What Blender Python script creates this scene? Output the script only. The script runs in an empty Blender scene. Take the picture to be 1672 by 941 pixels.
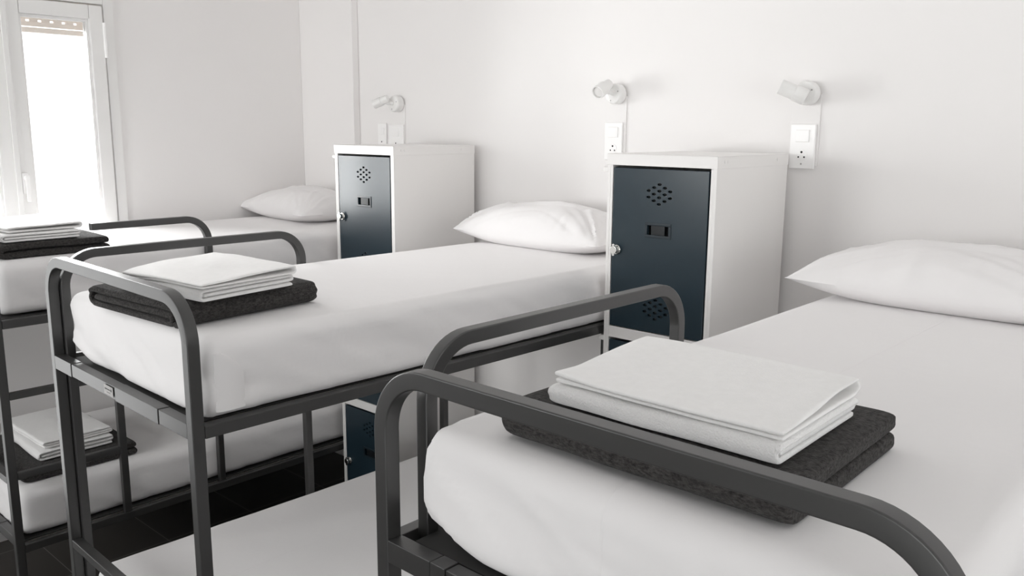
import bpy, bmesh, math, random
from mathutils import Vector, Matrix, noise

random.seed(7)
scene = bpy.context.scene
COL = scene.collection
DZ = 0.155            # height of the floor below the measuring datum
PI = math.pi

# ------------------------------------------------------------------ materials
def new_mat(name):
    m = bpy.data.materials.new(name)
    m.use_nodes = True
    nt = m.node_tree
    return m, nt, nt.nodes['Principled BSDF']

def set_in(b, **kw):
    for k, v in kw.items():
        b.inputs[k.replace('_', ' ')].default_value = v

def add_bump(nt, b, scale, strength, dist=0.002, detail=3.0, kind='NOISE', vec=None, prev=None):
    tc = nt.nodes.new('ShaderNodeTexCoord')
    if kind == 'NOISE':
        t = nt.nodes.new('ShaderNodeTexNoise')
        t.inputs['Scale'].default_value = scale
        t.inputs['Detail'].default_value = detail
        out = t.outputs['Fac']
    else:
        t = nt.nodes.new('ShaderNodeTexVoronoi')
        t.inputs['Scale'].default_value = scale
        out = t.outputs['Distance']
    nt.links.new(tc.outputs['Object'], t.inputs['Vector'])
    bu = nt.nodes.new('ShaderNodeBump')
    bu.inputs['Strength'].default_value = strength
    bu.inputs['Distance'].default_value = dist
    nt.links.new(out, bu.inputs['Height'])
    if prev is not None:
        nt.links.new(prev.outputs['Normal'], bu.inputs['Normal'])
    nt.links.new(bu.outputs['Normal'], b.inputs['Normal'])
    return bu

def simple(name, col, rough, metal=0.0, spec=0.5, bump=None):
    m, nt, b = new_mat(name)
    set_in(b, Base_Color=(*col, 1), Roughness=rough, Metallic=metal)
    b.inputs['Specular IOR Level'].default_value = spec
    if bump:
        add_bump(nt, b, *bump)
    return m

def mottled(name, c1, c2, scale, rough, bump_scale, bump_strength, bump_dist, sheen=0.0, stretch=(1, 1, 1)):
    m, nt, b = new_mat(name)
    tc = nt.nodes.new('ShaderNodeTexCoord')
    mp = nt.nodes.new('ShaderNodeMapping')
    mp.inputs['Scale'].default_value = stretch
    nt.links.new(tc.outputs['Object'], mp.inputs['Vector'])
    n = nt.nodes.new('ShaderNodeTexNoise')
    n.inputs['Scale'].default_value = scale
    n.inputs['Detail'].default_value = 6
    n.inputs['Roughness'].default_value = 0.7
    nt.links.new(mp.outputs['Vector'], n.inputs['Vector'])
    r = nt.nodes.new('ShaderNodeValToRGB')
    r.color_ramp.elements[0].position = 0.36
    r.color_ramp.elements[0].color = (*c1, 1)
    r.color_ramp.elements[1].position = 0.66
    r.color_ramp.elements[1].color = (*c2, 1)
    nt.links.new(n.outputs['Fac'], r.inputs['Fac'])
    nt.links.new(r.outputs['Color'], b.inputs['Base Color'])
    set_in(b, Roughness=rough)
    b.inputs['Specular IOR Level'].default_value = 0.2
    if sheen:
        b.inputs['Sheen Weight'].default_value = sheen
    add_bump(nt, b, bump_scale, bump_strength, bump_dist)
    return m

M = {}
M['wall'] = simple('wall_paint', (0.855, 0.840, 0.834), 0.7, spec=0.3, bump=(60, 0.06, 0.002))
M['ceiling'] = simple('ceiling_paint', (0.90, 0.89, 0.882), 0.8, spec=0.2)
M['white_trim'] = simple('white_window_paint', (0.84, 0.835, 0.825), 0.4)
M['linen'] = simple('white_cotton', (0.85, 0.836, 0.838), 0.85, spec=0.2, bump=(900, 0.12, 0.0006))
M['linen'].node_tree.nodes['Principled BSDF'].inputs['Sheen Weight'].default_value = 0.15
nt = M['linen'].node_tree
tc = nt.nodes.new('ShaderNodeTexCoord')
sx = nt.nodes.new('ShaderNodeSeparateXYZ')
nt.links.new(tc.outputs['Object'], sx.inputs[0])
def mth(op, a, b_=None):
    n = nt.nodes.new('ShaderNodeMath')
    n.operation = op
    for i, q in enumerate((a, b_)):
        if q is None:
            continue
        if isinstance(q, (int, float)):
            n.inputs[i].default_value = q
        else:
            nt.links.new(q, n.inputs[i])
    return n.outputs[0]
d_ = mth('DIVIDE', mth('ADD', sx.outputs['X'], .03), .0022)
hgt_ = mth('POWER', 2.718, mth('MULTIPLY', mth('MULTIPLY', d_, d_), -1.0))
bu = nt.nodes.new('ShaderNodeBump')
bu.inputs['Strength'].default_value = .35
bu.inputs['Distance'].default_value = .002
nt.links.new(hgt_, bu.inputs['Height'])
b0 = [n for n in nt.nodes if n.type == 'BUMP' and n is not bu][0]
n5 = nt.nodes.new('ShaderNodeTexNoise')
n5.inputs['Scale'].default_value = 6.5
n5.inputs['Detail'].default_value = 5
n5.inputs['Distortion'].default_value = .8
nt.links.new(tc.outputs['Object'], n5.inputs['Vector'])
b5 = nt.nodes.new('ShaderNodeBump')
b5.inputs['Strength'].default_value = .16
b5.inputs['Distance'].default_value = .012
nt.links.new(n5.outputs['Fac'], b5.inputs['Height'])
nt.links.new(b0.outputs['Normal'], b5.inputs['Normal'])
nt.links.new(b5.outputs['Normal'], bu.inputs['Normal'])
nt.links.new(bu.outputs['Normal'], nt.nodes['Principled BSDF'].inputs['Normal'])
M['pillow'] = simple('white_pillow_cotton', (0.85, 0.836, 0.838), 0.85, spec=0.2, bump=(900, 0.12, 0.0006))
M['smooth_towel'] = mottled('smooth_white_towel', (0.875, 0.868, 0.862), (0.905, 0.898, 0.892), 60, 0.9, 420, 0.35, 0.0012, 0.2)
M['terry'] = mottled('white_terry', (0.865, 0.86, 0.855), (0.905, 0.90, 0.895), 300, 0.95, 330, 0.8, 0.003, 0.3)
M['blanket'] = mottled('charcoal_wool', (0.014, 0.0132, 0.0128), (0.072, 0.0675, 0.065), 110, 0.95, 260, 0.9, 0.003, 0.05, (1, 1, 2.2))
M['frame'] = simple('dark_grey_powder_coat', (0.034, 0.0335, 0.033), 0.36, spec=0.8, bump=(700, 0.05, 0.0005))
M['plate'] = simple('maker_plate_grey', (0.32, 0.31, 0.30), 0.45)
M['ink'] = simple('dark_print', (0.03, 0.03, 0.03), 0.6)
M['base'] = simple('bed_base_shade', (0.035, 0.034, 0.033), 0.8)  # dark tone painted in to read as shade around the mattress
M['reflect_strip'] = simple('pale_reflector', (0.66, 0.64, 0.61), 0.8)  # pale strips put under the bed base to bounce light onto lower beds
M['locker_white'] = simple('white_locker_enamel', (0.84, 0.825, 0.812), 0.38, bump=(300, 0.03, 0.0005))
M['door'] = simple('slate_blue_enamel', (0.016, 0.031, 0.042), 0.25, spec=0.40, bump=(45, 0.02, 0.002))
M['handle'] = simple('dark_handle_metal', (0.018, 0.028, 0.036), 0.24, spec=0.38)
M['bar'] = simple('dark_pull_bar', (0.012, 0.014, 0.016), 0.3, spec=0.3)
M['cup'] = simple('dark_recess', (0.02, 0.022, 0.024), 0.4)
M['chrome'] = simple('chrome', (0.80, 0.80, 0.78), 0.16, metal=1.0)
M['inner'] = simple('locker_inside', (0.05, 0.05, 0.05), 0.8)
M['plastic'] = simple('white_plastic', (0.93, 0.925, 0.92), 0.32)
M['lamp'] = simple('white_lamp_enamel', (0.83, 0.825, 0.815), 0.35)
M['lamp_glass'] = simple('frosted_lens', (0.75, 0.74, 0.73), 0.25)
M['hole'] = simple('black_hole', (0.01, 0.01, 0.01), 0.9)
M['steel'] = simple('dull_steel', (0.45, 0.44, 0.43), 0.35, metal=1.0)
M['shutter'] = simple('beige_shutter', (0.80, 0.72, 0.66), 0.6)
M['concrete'] = simple('pale_outdoor_ledge', (0.7, 0.69, 0.67), 0.9)

# floor: large dark tiles with thin pale joints
m, nt, b = new_mat('dark_floor_tile')
tc = nt.nodes.new('ShaderNodeTexCoord')
mp = nt.nodes.new('ShaderNodeMapping')
mp.inputs['Location'].default_value = (0.13, 0.37, 0)
mp.inputs['Rotation'].default_value = (0, 0, 0)
nt.links.new(tc.outputs['Object'], mp.inputs['Vector'])
br = nt.nodes.new('ShaderNodeTexBrick')
br.offset = 0.0
br.inputs['Color1'].default_value = (0.050, 0.045, 0.041, 1)
br.inputs['Color2'].default_value = (0.062, 0.056, 0.051, 1)
br.inputs['Mortar'].default_value = (0.22, 0.21, 0.20, 1)
br.inputs['Scale'].default_value = 1.0
br.inputs['Mortar Size'].default_value = 0.002
br.inputs['Brick Width'].default_value = 0.45
br.inputs['Row Height'].default_value = 0.45
nt.links.new(mp.outputs['Vector'], br.inputs['Vector'])
nt.links.new(br.outputs['Color'], b.inputs['Base Color'])
set_in(b, Roughness=0.42)
M['floor'] = m

# window pane: thin clear glass
m = bpy.data.materials.new('window_glass')
m.use_nodes = True
nt = m.node_tree
nt.nodes.clear()
o = nt.nodes.new('ShaderNodeOutputMaterial')
mx = nt.nodes.new('ShaderNodeMixShader')
fr = nt.nodes.new('ShaderNodeFresnel')
fr.inputs['IOR'].default_value = 1.45
tr = nt.nodes.new('ShaderNodeBsdfTransparent')
tr.inputs['Color'].default_value = (0.97, 0.98, 0.98, 1)
gl = nt.nodes.new('ShaderNodeBsdfGlossy')
gl.inputs['Roughness'].default_value = 0.02
nt.links.new(fr.outputs['Fac'], mx.inputs['Fac'])
nt.links.new(tr.outputs['BSDF'], mx.inputs[1])
nt.links.new(gl.outputs['BSDF'], mx.inputs[2])
nt.links.new(mx.outputs['Shader'], o.inputs['Surface'])
M['glass'] = m

# ------------------------------------------------------------------ mesh helpers
class MB:
    """collects shapes into one mesh"""
    def __init__(self):
        self.v = []
        self.f = []

    def add(self, verts, faces):
        n = len(self.v)
        self.v += [tuple(p) for p in verts]
        self.f += [tuple(i + n for i in q) for q in faces]
        return self

    def from_bm(self, bm, mat=None):
        if mat is not None:
            bmesh.ops.transform(bm, matrix=mat, verts=bm.verts)
        bm.verts.index_update()
        self.add([v.co.copy() for v in bm.verts], [[v.index for v in f.verts] for f in bm.faces])
        bm.free()
        return self

    def box(self, lo, hi, bev=0.0, seg=2, mat=None):
        bm = bmesh.new()
        bmesh.ops.create_cube(bm, size=1)
        c = [(a + b_) / 2 for a, b_ in zip(lo, hi)]
        s = [abs(b_ - a) for a, b_ in zip(lo, hi)]
        for v in bm.verts:
            v.co = Vector((c[0] + v.co.x * s[0], c[1] + v.co.y * s[1], c[2] + v.co.z * s[2]))
        if bev:
            bmesh.ops.bevel(bm, geom=bm.edges[:], offset=min(bev, min(s) * 0.49), segments=seg, profile=0.5, affect='EDGES')
        return self.from_bm(bm, mat)

    def cyl(self, p0, p1, r0, r1=None, n=28, bev=0.0, cap=True):
        r1 = r0 if r1 is None else r1
        p0, p1 = Vector(p0), Vector(p1)
        d = p1 - p0
        L = d.length
        prof = [(0, r0), (L, r1)]
        if bev:
            prof = [(0, r0 - bev), (bev * 0.3, r0 - bev * 0.3), (bev, r0), (L - bev, r1), (L - bev * 0.3, r1 - bev * 0.3), (L, r1 - bev)]
        return self.lathe(p0, d, prof, n, cap)

    def lathe(self, p0, axis, prof, n=28, cap=True):
        p0 = Vector(p0)
        a = Vector(axis).normalized()
        u = a.orthogonal().normalized()
        w = a.cross(u)
        vs, fs = [], []
        for (t, r) in prof:
            for k in range(n):
                an = 2 * PI * k / n
                vs.append(p0 + a * t + (u * math.cos(an) + w * math.sin(an)) * r)
        for i in range(len(prof) - 1):
            for k in range(n):
                k2 = (k + 1) % n
                fs.append((i * n + k, i * n + k2, (i + 1) * n + k2, (i + 1) * n + k))
        if cap:
            fs.append(tuple(range(n - 1, -1, -1)))
            fs.append(tuple(range((len(prof) - 1) * n, len(prof) * n)))
        return self.add(vs, fs)

    def tube(self, path, nrm, w, d, r=0.004, seg=3):
        """rounded rectangular tube: w in the plane of the path, d along nrm"""
        nrm = Vector(nrm).normalized()
        path = [Vector(p) for p in path]
        sec = []
        for (sx, sy, a0) in ((1, 1, 0), (-1, 1, PI / 2), (-1, -1, PI), (1, -1, 3 * PI / 2)):
            for k in range(seg + 1):
                a = a0 + (PI / 2) * k / seg
                sec.append((sx * (w / 2 - r) + r * math.cos(a), sy * (d / 2 - r) + r * math.sin(a)))
        ns = len(sec)
        vs, fs = [], []
        for i, p in enumerate(path):
            t0 = (path[i] - path[i - 1]).normalized() if i > 0 else None
            t1 = (path[i + 1] - path[i]).normalized() if i < len(path) - 1 else None
            t = t0 if t1 is None else t1 if t0 is None else (t0 + t1).normalized()
            k = 1.0
            if t0 is not None and t1 is not None:
                k = 1.0 / max(0.5, t.dot(t1))
            s = t.cross(nrm).normalized()
            for (a, b_) in sec:
                vs.append(p + s * a * k + nrm * b_)
        for i in range(len(path) - 1):
            for k in range(ns):
                k2 = (k + 1) % ns
                fs.append((i * ns + k, i * ns + k2, (i + 1) * ns + k2, (i + 1) * ns + k))
        fs.append(tuple(range(ns - 1, -1, -1)))
        fs.append(tuple(range((len(path) - 1) * ns, len(path) * ns)))
        return self.add(vs, fs)

    def build(self, name, mat, parent=None, smooth=None, loc=None, rot=None, weighted=True):
        me = bpy.data.meshes.new(name)
        me.from_pydata([tuple(p) for p in self.v], [], self.f)
        bm = bmesh.new()
        bm.from_mesh(me)
        bmesh.ops.recalc_face_normals(bm, faces=bm.faces[:])
        bm.to_mesh(me)
        bm.free()
        me.materials.append(mat)
        if smooth:
            me.polygons.foreach_set('use_smooth', [True] * len(me.polygons))
            me.set_sharp_from_angle(angle=math.radians(smooth))
        ob = bpy.data.objects.new(name, me)
        COL.objects.link(ob)
        if smooth and weighted:
            wn = ob.modifiers.new('weighted', 'WEIGHTED_NORMAL')
            wn.keep_sharp = True
            wn.weight = 100
        if parent is not None:
            ob.parent = parent
        if loc:
            ob.location = loc
        if rot:
            ob.rotation_euler = rot
        return ob

def tag(o, label=None, cat=None, group=None, kind=None):
    if label: o['label'] = label
    if cat: o['category'] = cat
    if group: o['group'] = group
    if kind: o['kind'] = kind
    return o

def empty(name, loc=(0, 0, 0), rz=0.0):
    o = bpy.data.objects.new(name, None)
    o.empty_display_size = 0.1
    COL.objects.link(o)
    o.location = loc
    o.rotation_euler = (0, 0, rz)
    return o

def carve(ob, cutters):
    """cut real holes through a panel"""
    me = bpy.data.meshes.new('cut')
    c = MB()
    for q in cutters:
        c.add(q.v, q.f)
    me.from_pydata(c.v, [], c.f)
    bm = bmesh.new(); bm.from_mesh(me)
    bmesh.ops.recalc_face_normals(bm, faces=bm.faces[:]); bm.to_mesh(me); bm.free()
    co = bpy.data.objects.new('cut', me)
    COL.objects.link(co)
    md = ob.modifiers.new('b', 'BOOLEAN')
    md.operation = 'DIFFERENCE'
    md.object = co
    md.solver = 'EXACT'
    par, ob.parent = ob.parent, None
    bpy.context.view_layer.update()
    dg = bpy.context.evaluated_depsgraph_get()
    res = bpy.data.meshes.new_from_object(ob.evaluated_get(dg))
    ob.modifiers.clear()
    old = ob.data
    nm = old.name
    ob.data = res
    bpy.data.objects.remove(co)
    bpy.data.meshes.remove(me)
    bpy.data.meshes.remove(old)
    ob.data.name = nm
    ob.parent = par

def arc(c, r, a0, a1, n, ax):
    """arc points; ax = the two axis indices"""
    out = []
    for k in range(n + 1):
        a = a0 + (a1 - a0) * k / n
        p = list(c)
        p[ax[0]] += r * math.cos(a)
        p[ax[1]] += r * math.sin(a)
        out.append(tuple(p))
    return out

# ------------------------------------------------------------------ the room
XL, YB, XR, YF, ZC = -2.06, 0.04, 4.8, -5.2, 2.95
WY0, WY1, WZ0, WZ1 = -2.115, -1.10, 1.20, 2.665      # window opening in the left wall
def st(o):
    return tag(o, kind='structure')
st(MB().box((XL - .3, YF - .2, -.12), (XR + .2, YB + .2, 0)).build('floor', M['floor']))
st(MB().box((XL - .3, YF - .2, ZC), (XR + .2, YB + .2, ZC + .1)).build('ceiling', M['ceiling']))
st(MB().box((XL - .3, YB, 0), (XR + .2, YB + .2, ZC)).build('wall_back', M['wall']))
wl = MB()
VY0, VY1, VZ0 = -3.20, -2.38, .10                              # a second window of the left wall, out of the photograph
wl.box((XL - .25, YF, 0), (XL, VY0, ZC)).box((XL - .25, VY1, 0), (XL, WY0, ZC))
wl.box((XL - .25, VY0, 0), (XL, VY1, VZ0)).box((XL - .25, VY0, WZ1), (XL, VY1, ZC)).box((XL - .25, WY1, 0), (XL, YB, ZC))
wl.box((XL - .25, WY0, 0), (XL, WY1, WZ0)).box((XL - .25, WY0, WZ1), (XL, WY1, ZC))
st(wl.build('wall_left', M['wall']))
# right wall, out of the photograph, with a window opening added for fill light
RY0, RY1, RZ0, RZ1 = -3.8, -0.4, 1.10, 2.85
wr_ = MB()
wr_.box((XR, YF, 0), (XR + .2, RY0, ZC)).box((XR, RY1, 0), (XR + .2, YB, ZC))
wr_.box((XR, RY0, 0), (XR + .2, RY1, RZ0)).box((XR, RY0, RZ1), (XR + .2, RY1, ZC))
st(wr_.build('wall_right', M['wall']))
# wall behind the camera opened for an added glazed balcony door that lets light in
FX0, FX1, FZ1 = 1.7, 3.7, 2.35
wf = MB()
HX0, HX1, HZ0, HZ1 = -1.9, -.2, 1.5, 2.68            # high window left of it, added to brighten the left side
wf.box((XL - .3, YF - .2, 0), (HX0, YF, ZC)).box((HX1, YF - .2, 0), (FX0, YF, ZC))
wf.box((HX0, YF - .2, 0), (HX1, YF, HZ0)).box((HX0, YF - .2, HZ1), (HX1, YF, ZC))
wf.box((FX1, YF - .2, 0), (XR + .2, YF, ZC)).box((FX0, YF - .2, FZ1), (FX1, YF, ZC))
st(wf.build('wall_front', M['wall']))
# shallow chimney-like projection in the corner
st(MB().box((XL, -.005, 0), (-1.556, YB, ZC), .006).build('wall_corner', M['wall'], smooth=40))

# window 1 (left wall): frame, two sashes, roller shutter
win = empty('window_1', (XL, (WY0 + WY1) / 2, WZ0))
tag(win, kind='structure')
wc = Vector(win.location)
def wpart(mb, name, mat, parent=win, smooth=40):
    mb.v = [tuple(Vector(p) - wc) for p in mb.v]
    return mb.build(name, mat, parent, smooth)
f = MB()
fo = 0.012
for (lo, hi) in (((XL - .09, WY0, WZ0), (XL + fo, WY0 + .05, WZ1)), ((XL - .09, WY1 - .05, WZ0), (XL + fo, WY1, WZ1)),
                 ((XL - .09, WY0 + .05, WZ1 - .055), (XL + fo, WY1 - .05, WZ1)), ((XL - .09, WY0 + .05, WZ0), (XL + fo, WY1 - .05, WZ0 + .05))):
    f.box(lo, hi, .004)
wpart(f, 'window_frame', M['white_trim'])
def sash(y0, y1, hinge_right):
    z0, z1 = WZ0 + .055, WZ1 - .062
    s = MB()
    sw = .066
    x0, x1 = XL - .045, XL + .022
    for (lo, hi) in (((x0, y0, z0), (x1, y0 + sw, z1)), ((x0, y1 - sw, z0), (x1, y1, z1)),
                     ((x0, y0 + sw, z1 - .068), (x1, y1 - sw, z1)), ((x0, y0 + sw, z0), (x1, y1 - sw, z0 + .07))):
        s.box(lo, hi, .006)
    # glazing bead step
    for (lo, hi) in (((x0 + .01, y0 + sw, z0 + .07), (x1 - .018, y0 + sw + .012, z1 - .068)), ((x0 + .01, y1 - sw - .012, z0 + .07), (x1 - .018, y1 - sw, z1 - .068)),
                     ((x0 + .01, y0 + sw + .012, z1 - .08), (x1 - .018, y1 - sw - .012, z1 - .068))):
        s.box(lo, hi, .002)
    so = wpart(s, 'sash', M['white_trim'])
    p = MB().box((XL - .022, y0 + sw - .004, z0 + .066), (XL - .016, y1 - sw + .004, z1 - .064))
    wpart(p, 'pane', M['glass'], so, None)
    yh = y1 + .004 if hinge_right else y0 - .004
    for zh in (WZ0 + .16, 2.44):
        h = MB().cyl((XL + .022, yh, zh - .085), (XL + .022, yh, zh + .085), .0085, bev=.002, n=16)
        h.cyl((XL + .022, yh, zh - .03), (XL + .022, yh, zh - .026), .0092, n=16)
        wpart(h, 'hinge', M['plastic'], so)
    return so
sR = sash(-1.605, -1.158, True)
sL = sash(-2.057, -1.612, False)
# meeting strip + handle on the right sash
h = MB().box((XL + .022, -1.622, WZ0 + .06), (XL + .034, -1.598, WZ1 - .07), .003)
wpart(h, 'cover_strip', M['white_trim'], sR)
h = MB().box((XL + .022, -1.597, 1.70), (XL + .034, -1.567, 1.80), .006)
h.cyl((XL + .03, -1.582, 1.775), (XL + .06, -1.582, 1.775), .009, n=16)
h.box((XL + .052, -1.592, 1.665), (XL + .066, -1.572, 1.79), .005)
wpart(h, 'handle', M['plastic'], sR)
# roller shutter, lowered a little outside the glass
sh = MB()
zs = 2.615
ny = 20
ytot = WY1 - WY0 - .02
for r in range(3):
    za, zb = zs - .062 * r - (.058 if r < 2 else .026), zs - .062 * r
    if r == 1:
        # one row of light slots
        sh.box((XL - .15, WY0 + .01, za), (XL - .135, WY1 - .01, za + .022), .002)
        sh.box((XL - .15, WY0 + .01, za + .032), (XL - .135, WY1 - .01, zb), .002)
        n = 18
        for k in range(n):
            ya = WY0 + .01 + ytot * k / n
            sh.box((XL - .149, ya, za + .022), (XL - .136, ya + ytot / n - .018, za + .032))
    else:
        sh.box((XL - .15, WY0 + .01, za), (XL - .135, WY1 - .01, zb - .001), .004)
wpart(sh, 'roller_shutter', M['shutter'])
wpart(MB().box((XL - .32, WY0 - .05, WZ0 - .05), (XL - .092, WY1 + .05, WZ0 - .001), .005), 'window_sill', M['concrete'])

# added right-wall window, a way in for fill light: plain frame and panes
w2 = empty('added_window_right', (XR, (RY0 + RY1) / 2, RZ0))
tag(w2, kind='structure')
wc = Vector(w2.location)
f = MB()
f.box((XR + .04, RY0, RZ0), (XR + .1, RY1, RZ0 + .06), .004).box((XR + .04, RY0, RZ1 - .06), (XR + .1, RY1, RZ1), .004)
for k in range(4):
    yy = RY0 + (RY1 - RY0 - .06) * k / 3
    f.box((XR + .04, yy, RZ0 + .06), (XR + .1, yy + .06, RZ1 - .06), .004)
wpart(f, 'window_frame', M['white_trim'], w2)
wpart(MB().box((XR + .068, RY0 + .03, RZ0 + .03), (XR + .073, RY1 - .03, RZ1 - .03)), 'pane', M['glass'], w2, None)

d1 = empty('added_balcony_door', ((FX0 + FX1) / 2, YF, 0))  # unseen balcony door, added to let in fill light
tag(d1, kind='structure')
wc = Vector(d1.location)
f = MB()
f.box((FX0, YF - .1, FZ1 - .07), (FX1, YF - .04, FZ1), .004).box((FX0, YF - .1, 0), (FX1, YF - .04, .09), .004)
for k in range(3):
    xx = FX0 + (FX1 - FX0 - .07) * k / 2
    f.box((xx, YF - .1, .09), (xx + .07, YF - .04, FZ1 - .07), .004)
wpart(f, 'added_door_frame', M['white_trim'], d1)
wpart(MB().box((FX0 + .03, YF - .073, .05), (FX1 - .03, YF - .068, FZ1 - .03)), 'pane', M['glass'], d1, None)

w4 = empty('added_window_high', ((HX0 + HX1) / 2, YF, HZ0))  # unseen high window, added to brighten the left side and lower beds
tag(w4, kind='structure')
wc = Vector(w4.location)
f = MB()
f.box((HX0, YF - .1, HZ1 - .06), (HX1, YF - .04, HZ1), .004).box((HX0, YF - .1, HZ0), (HX1, YF - .04, HZ0 + .06), .004)
for k in range(3):
    xx = HX0 + (HX1 - HX0 - .06) * k / 2
    f.box((xx, YF - .1, HZ0 + .06), (xx + .06, YF - .04, HZ1 - .06), .004)
wpart(f, 'window_frame', M['white_trim'], w4)
wpart(MB().box((HX0 + .03, YF - .073, HZ0 + .03), (HX1 - .03, YF - .068, HZ1 - .03)), 'pane', M['glass'], w4, None)

w3 = empty('window_3', (XL, (VY0 + VY1) / 2, VZ0))
tag(w3, kind='structure')
wc = Vector(w3.location)
f = MB()
f.box((XL - .09, VY0, VZ0), (XL + .012, VY0 + .06, WZ1), .004).box((XL - .09, VY1 - .06, VZ0), (XL + .012, VY1, WZ1), .004)
f.box((XL - .09, VY0 + .06, VZ0), (XL + .012, VY1 - .06, VZ0 + .06), .004).box((XL - .09, VY0 + .06, WZ1 - .06), (XL + .012, VY1 - .06, WZ1), .004)
wpart(f, 'window_frame', M['white_trim'], w3)
wpart(MB().box((XL - .03, VY0 + .03, VZ0 + .03), (XL - .024, VY1 - .03, WZ1 - .03)), 'pane', M['glass'], w3, None)

# ------------------------------------------------------------------ bunk beds
W, T, GT = 0.96, 0.032, 0.028
BUNKS = [dict(x=-2.0247, y=-2.0582, a=0.0, zt=1.633, zg=1.640, gr=.9056, gx=.0251, zc=1.312, gl=.0325),
         dict(x=-0.4171, y=-2.0855, a=-0.0245, zt=1.633, zg=1.6404, gr=.9174, gx=.0195, zc=1.312, gl=.0325),
         dict(x=1.2966, y=-2.1516, a=-0.0052, zt=1.6335, zg=1.6645, gr=.9269, gx=.029, zc=1.3086, gl=.0729)]
ZR, ZB, HR = 1.305, 0.404, 0.033
def bunk(k, label):
    B = BUNKS[k]
    root = empty('bunk_bed', (B['x'], B['y'], 0), B['a'])
    tag(root, label, 'bunk bed', 'metal bunk beds along the wall')
    fm = M['frame']
    L = -B['y'] - 0.145                     # inside length up to the wall
    R = 0.125 - T / 2
    h = T / 2
    zt = B['zt'] - h
    # foot hoop: two posts and the bar over the top are one bent tube
    path = [(h, h, 0.0), (h, h, .5), (h, h, 1.0)] + arc((h + R, h, zt - R), R, PI, PI / 2, 14, (0, 2)) \
        + arc((W - h - R, h, zt - R), R, PI / 2, 0, 14, (0, 2)) + [(W - h, h, 1.0), (W - h, h, .5), (W - h, h, 0.0)]
    MB().tube(path, (0, 1, 0), T, T, .0032, 2).build('foot_hoop', fm, root, 50)
    for xx in (h, W - h):
        MB().box((xx - .019, h - .019, 0), (xx + .019, h + .019, .018), .004).build('rubber_foot', M['ink'], root, 40)
    # telescoping crossbar of the upper bed
    hc = .042
    joints = ((.17, .0), (.495, -.0014), (.77, .0004)) if k != 2 else ((.144, .0), (.181, .0006), (.79, -.0012))
    xs = [T] + [j[0] for j in joints] + [W - T]
    offs = [0.0006, -.0012, .0004, -.0012] if k != 2 else [.0002, .0008, -.0012, .0004]
    for zc in (B['zc'], ZB + .041):
        cb = MB()
        for i in range(4):
            e = offs[i]
            gap = .0012 if i < 3 else 0
            cb.box((xs[i], -e, zc - hc - e), (xs[i + 1] - gap, T + e * .3, zc + e), .0022, 2)
        cb.build('foot_crossbar', fm, root, 40)
    # thin bar at the foot of the lower bed
    MB().box((T, 0, .687 - .028), (W - T, T, .687), .003, 2).build('foot_bar', fm, root, 40)
    # long rails
    gs = 0 if k == 0 else 1                    # guard on the right of the window bunk, on the left of the others
    for side in (0, 1):
        guard_here = (side == 1 and gs == 0) or (side == 0 and gs == 1)
        wd = B['gx'] - .0005 if guard_here else .03
        x0, x1 = (0, wd) if side == 0 else (W - wd, W)
        for zr in (ZR, ZB):
            MB().box((x0, T, zr - HR), (x1, L, zr), .003, 2).build('side_rail', fm, root, 40)
    # head frame near the wall
    hf = MB()
    for xx in (.0, W - .03):
        hf.box((xx, L - .31, 0), (xx + .03, L - .28, ZR - HR), .003)
    for zr in (ZR - .001, ZB):
        hf.box((.0, L, zr - HR), (W, L + .03, zr), .003)
    hf.build('head_frame', fm, root, 40)
    # bed bases
    for zr in (ZR, ZB):
        bb = MB()
        x0, x1 = .056, W - .056
        bb.box((x0, T + .01, zr - .010), (x1, L - .005, zr - .004), .002)
        for q in range(5):
            yy = .2 + (L - .45) * q / 4
            bb.box((.029, yy, zr - .034), (W - .029, yy + .03, zr - .0205), .002)
        bo = bb.build('bed_base', M['base'], root, 40)
        sb = MB()
        ns = 13
        for q in range(ns):
            xa = x0 + .004 + (x1 - x0 - .008) * q / ns
            sb.box((xa, T + .012, zr - .020), (xa + (x1 - x0) / ns - .006, L - .007, zr - .0105), .002)
        sb.build('reflector', M['reflect_strip'], bo, 40)['label'] = 'pale slats added under the mattress to bounce light'
    # guard rail: a bent tube standing on the lower rail
    gx = (B['gx'] + GT / 2) if gs == 1 else (W - B['gx'] - GT / 2)
    g = GT / 2
    zg = B['zg'] - g
    y0, y1 = B['gl'] + g, B['gr'] - g
    RG = .115 - g
    zb = ZB - HR
    path = [(gx, y0, zb), (gx, y0, .9), (gx, y0, 1.3)] + arc((gx, y0 + RG, zg - RG), RG, PI, PI / 2, 12, (1, 2)) \
        + arc((gx, y1 - RG, zg - RG), RG, PI / 2, 0, 12, (1, 2)) + [(gx, y1, 1.3), (gx, y1, .9), (gx, y1, zb)]
    if k == 0:                                # the rail stops in a free end above the ladder opening
        path = [(gx, .393, zg), (gx, .6, zg)] + arc((gx, y1 - RG, zg - RG), RG, PI / 2, 0, 12, (1, 2)) + [(gx, y1, 1.3), (gx, y1, .9), (gx, y1, zb)]
    MB().tube(path, (1, 0, 0), GT, GT, .003, 2).build('guard_rail', fm, root, 50)
    if k == 0:
        # ladder on the side facing the room
        yp = .4547
        MB().box((W - .0245, yp - .03, ZB), (W, yp, ZR - HR), .003).build('ladder_post', fm, root, 40)
        for zt_ in (1.0227, .7019):
            MB().box((W - .0245, T, zt_ - .028), (W, yp - .03, zt_), .003).build('ladder_rung', fm, root, 40)
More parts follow.
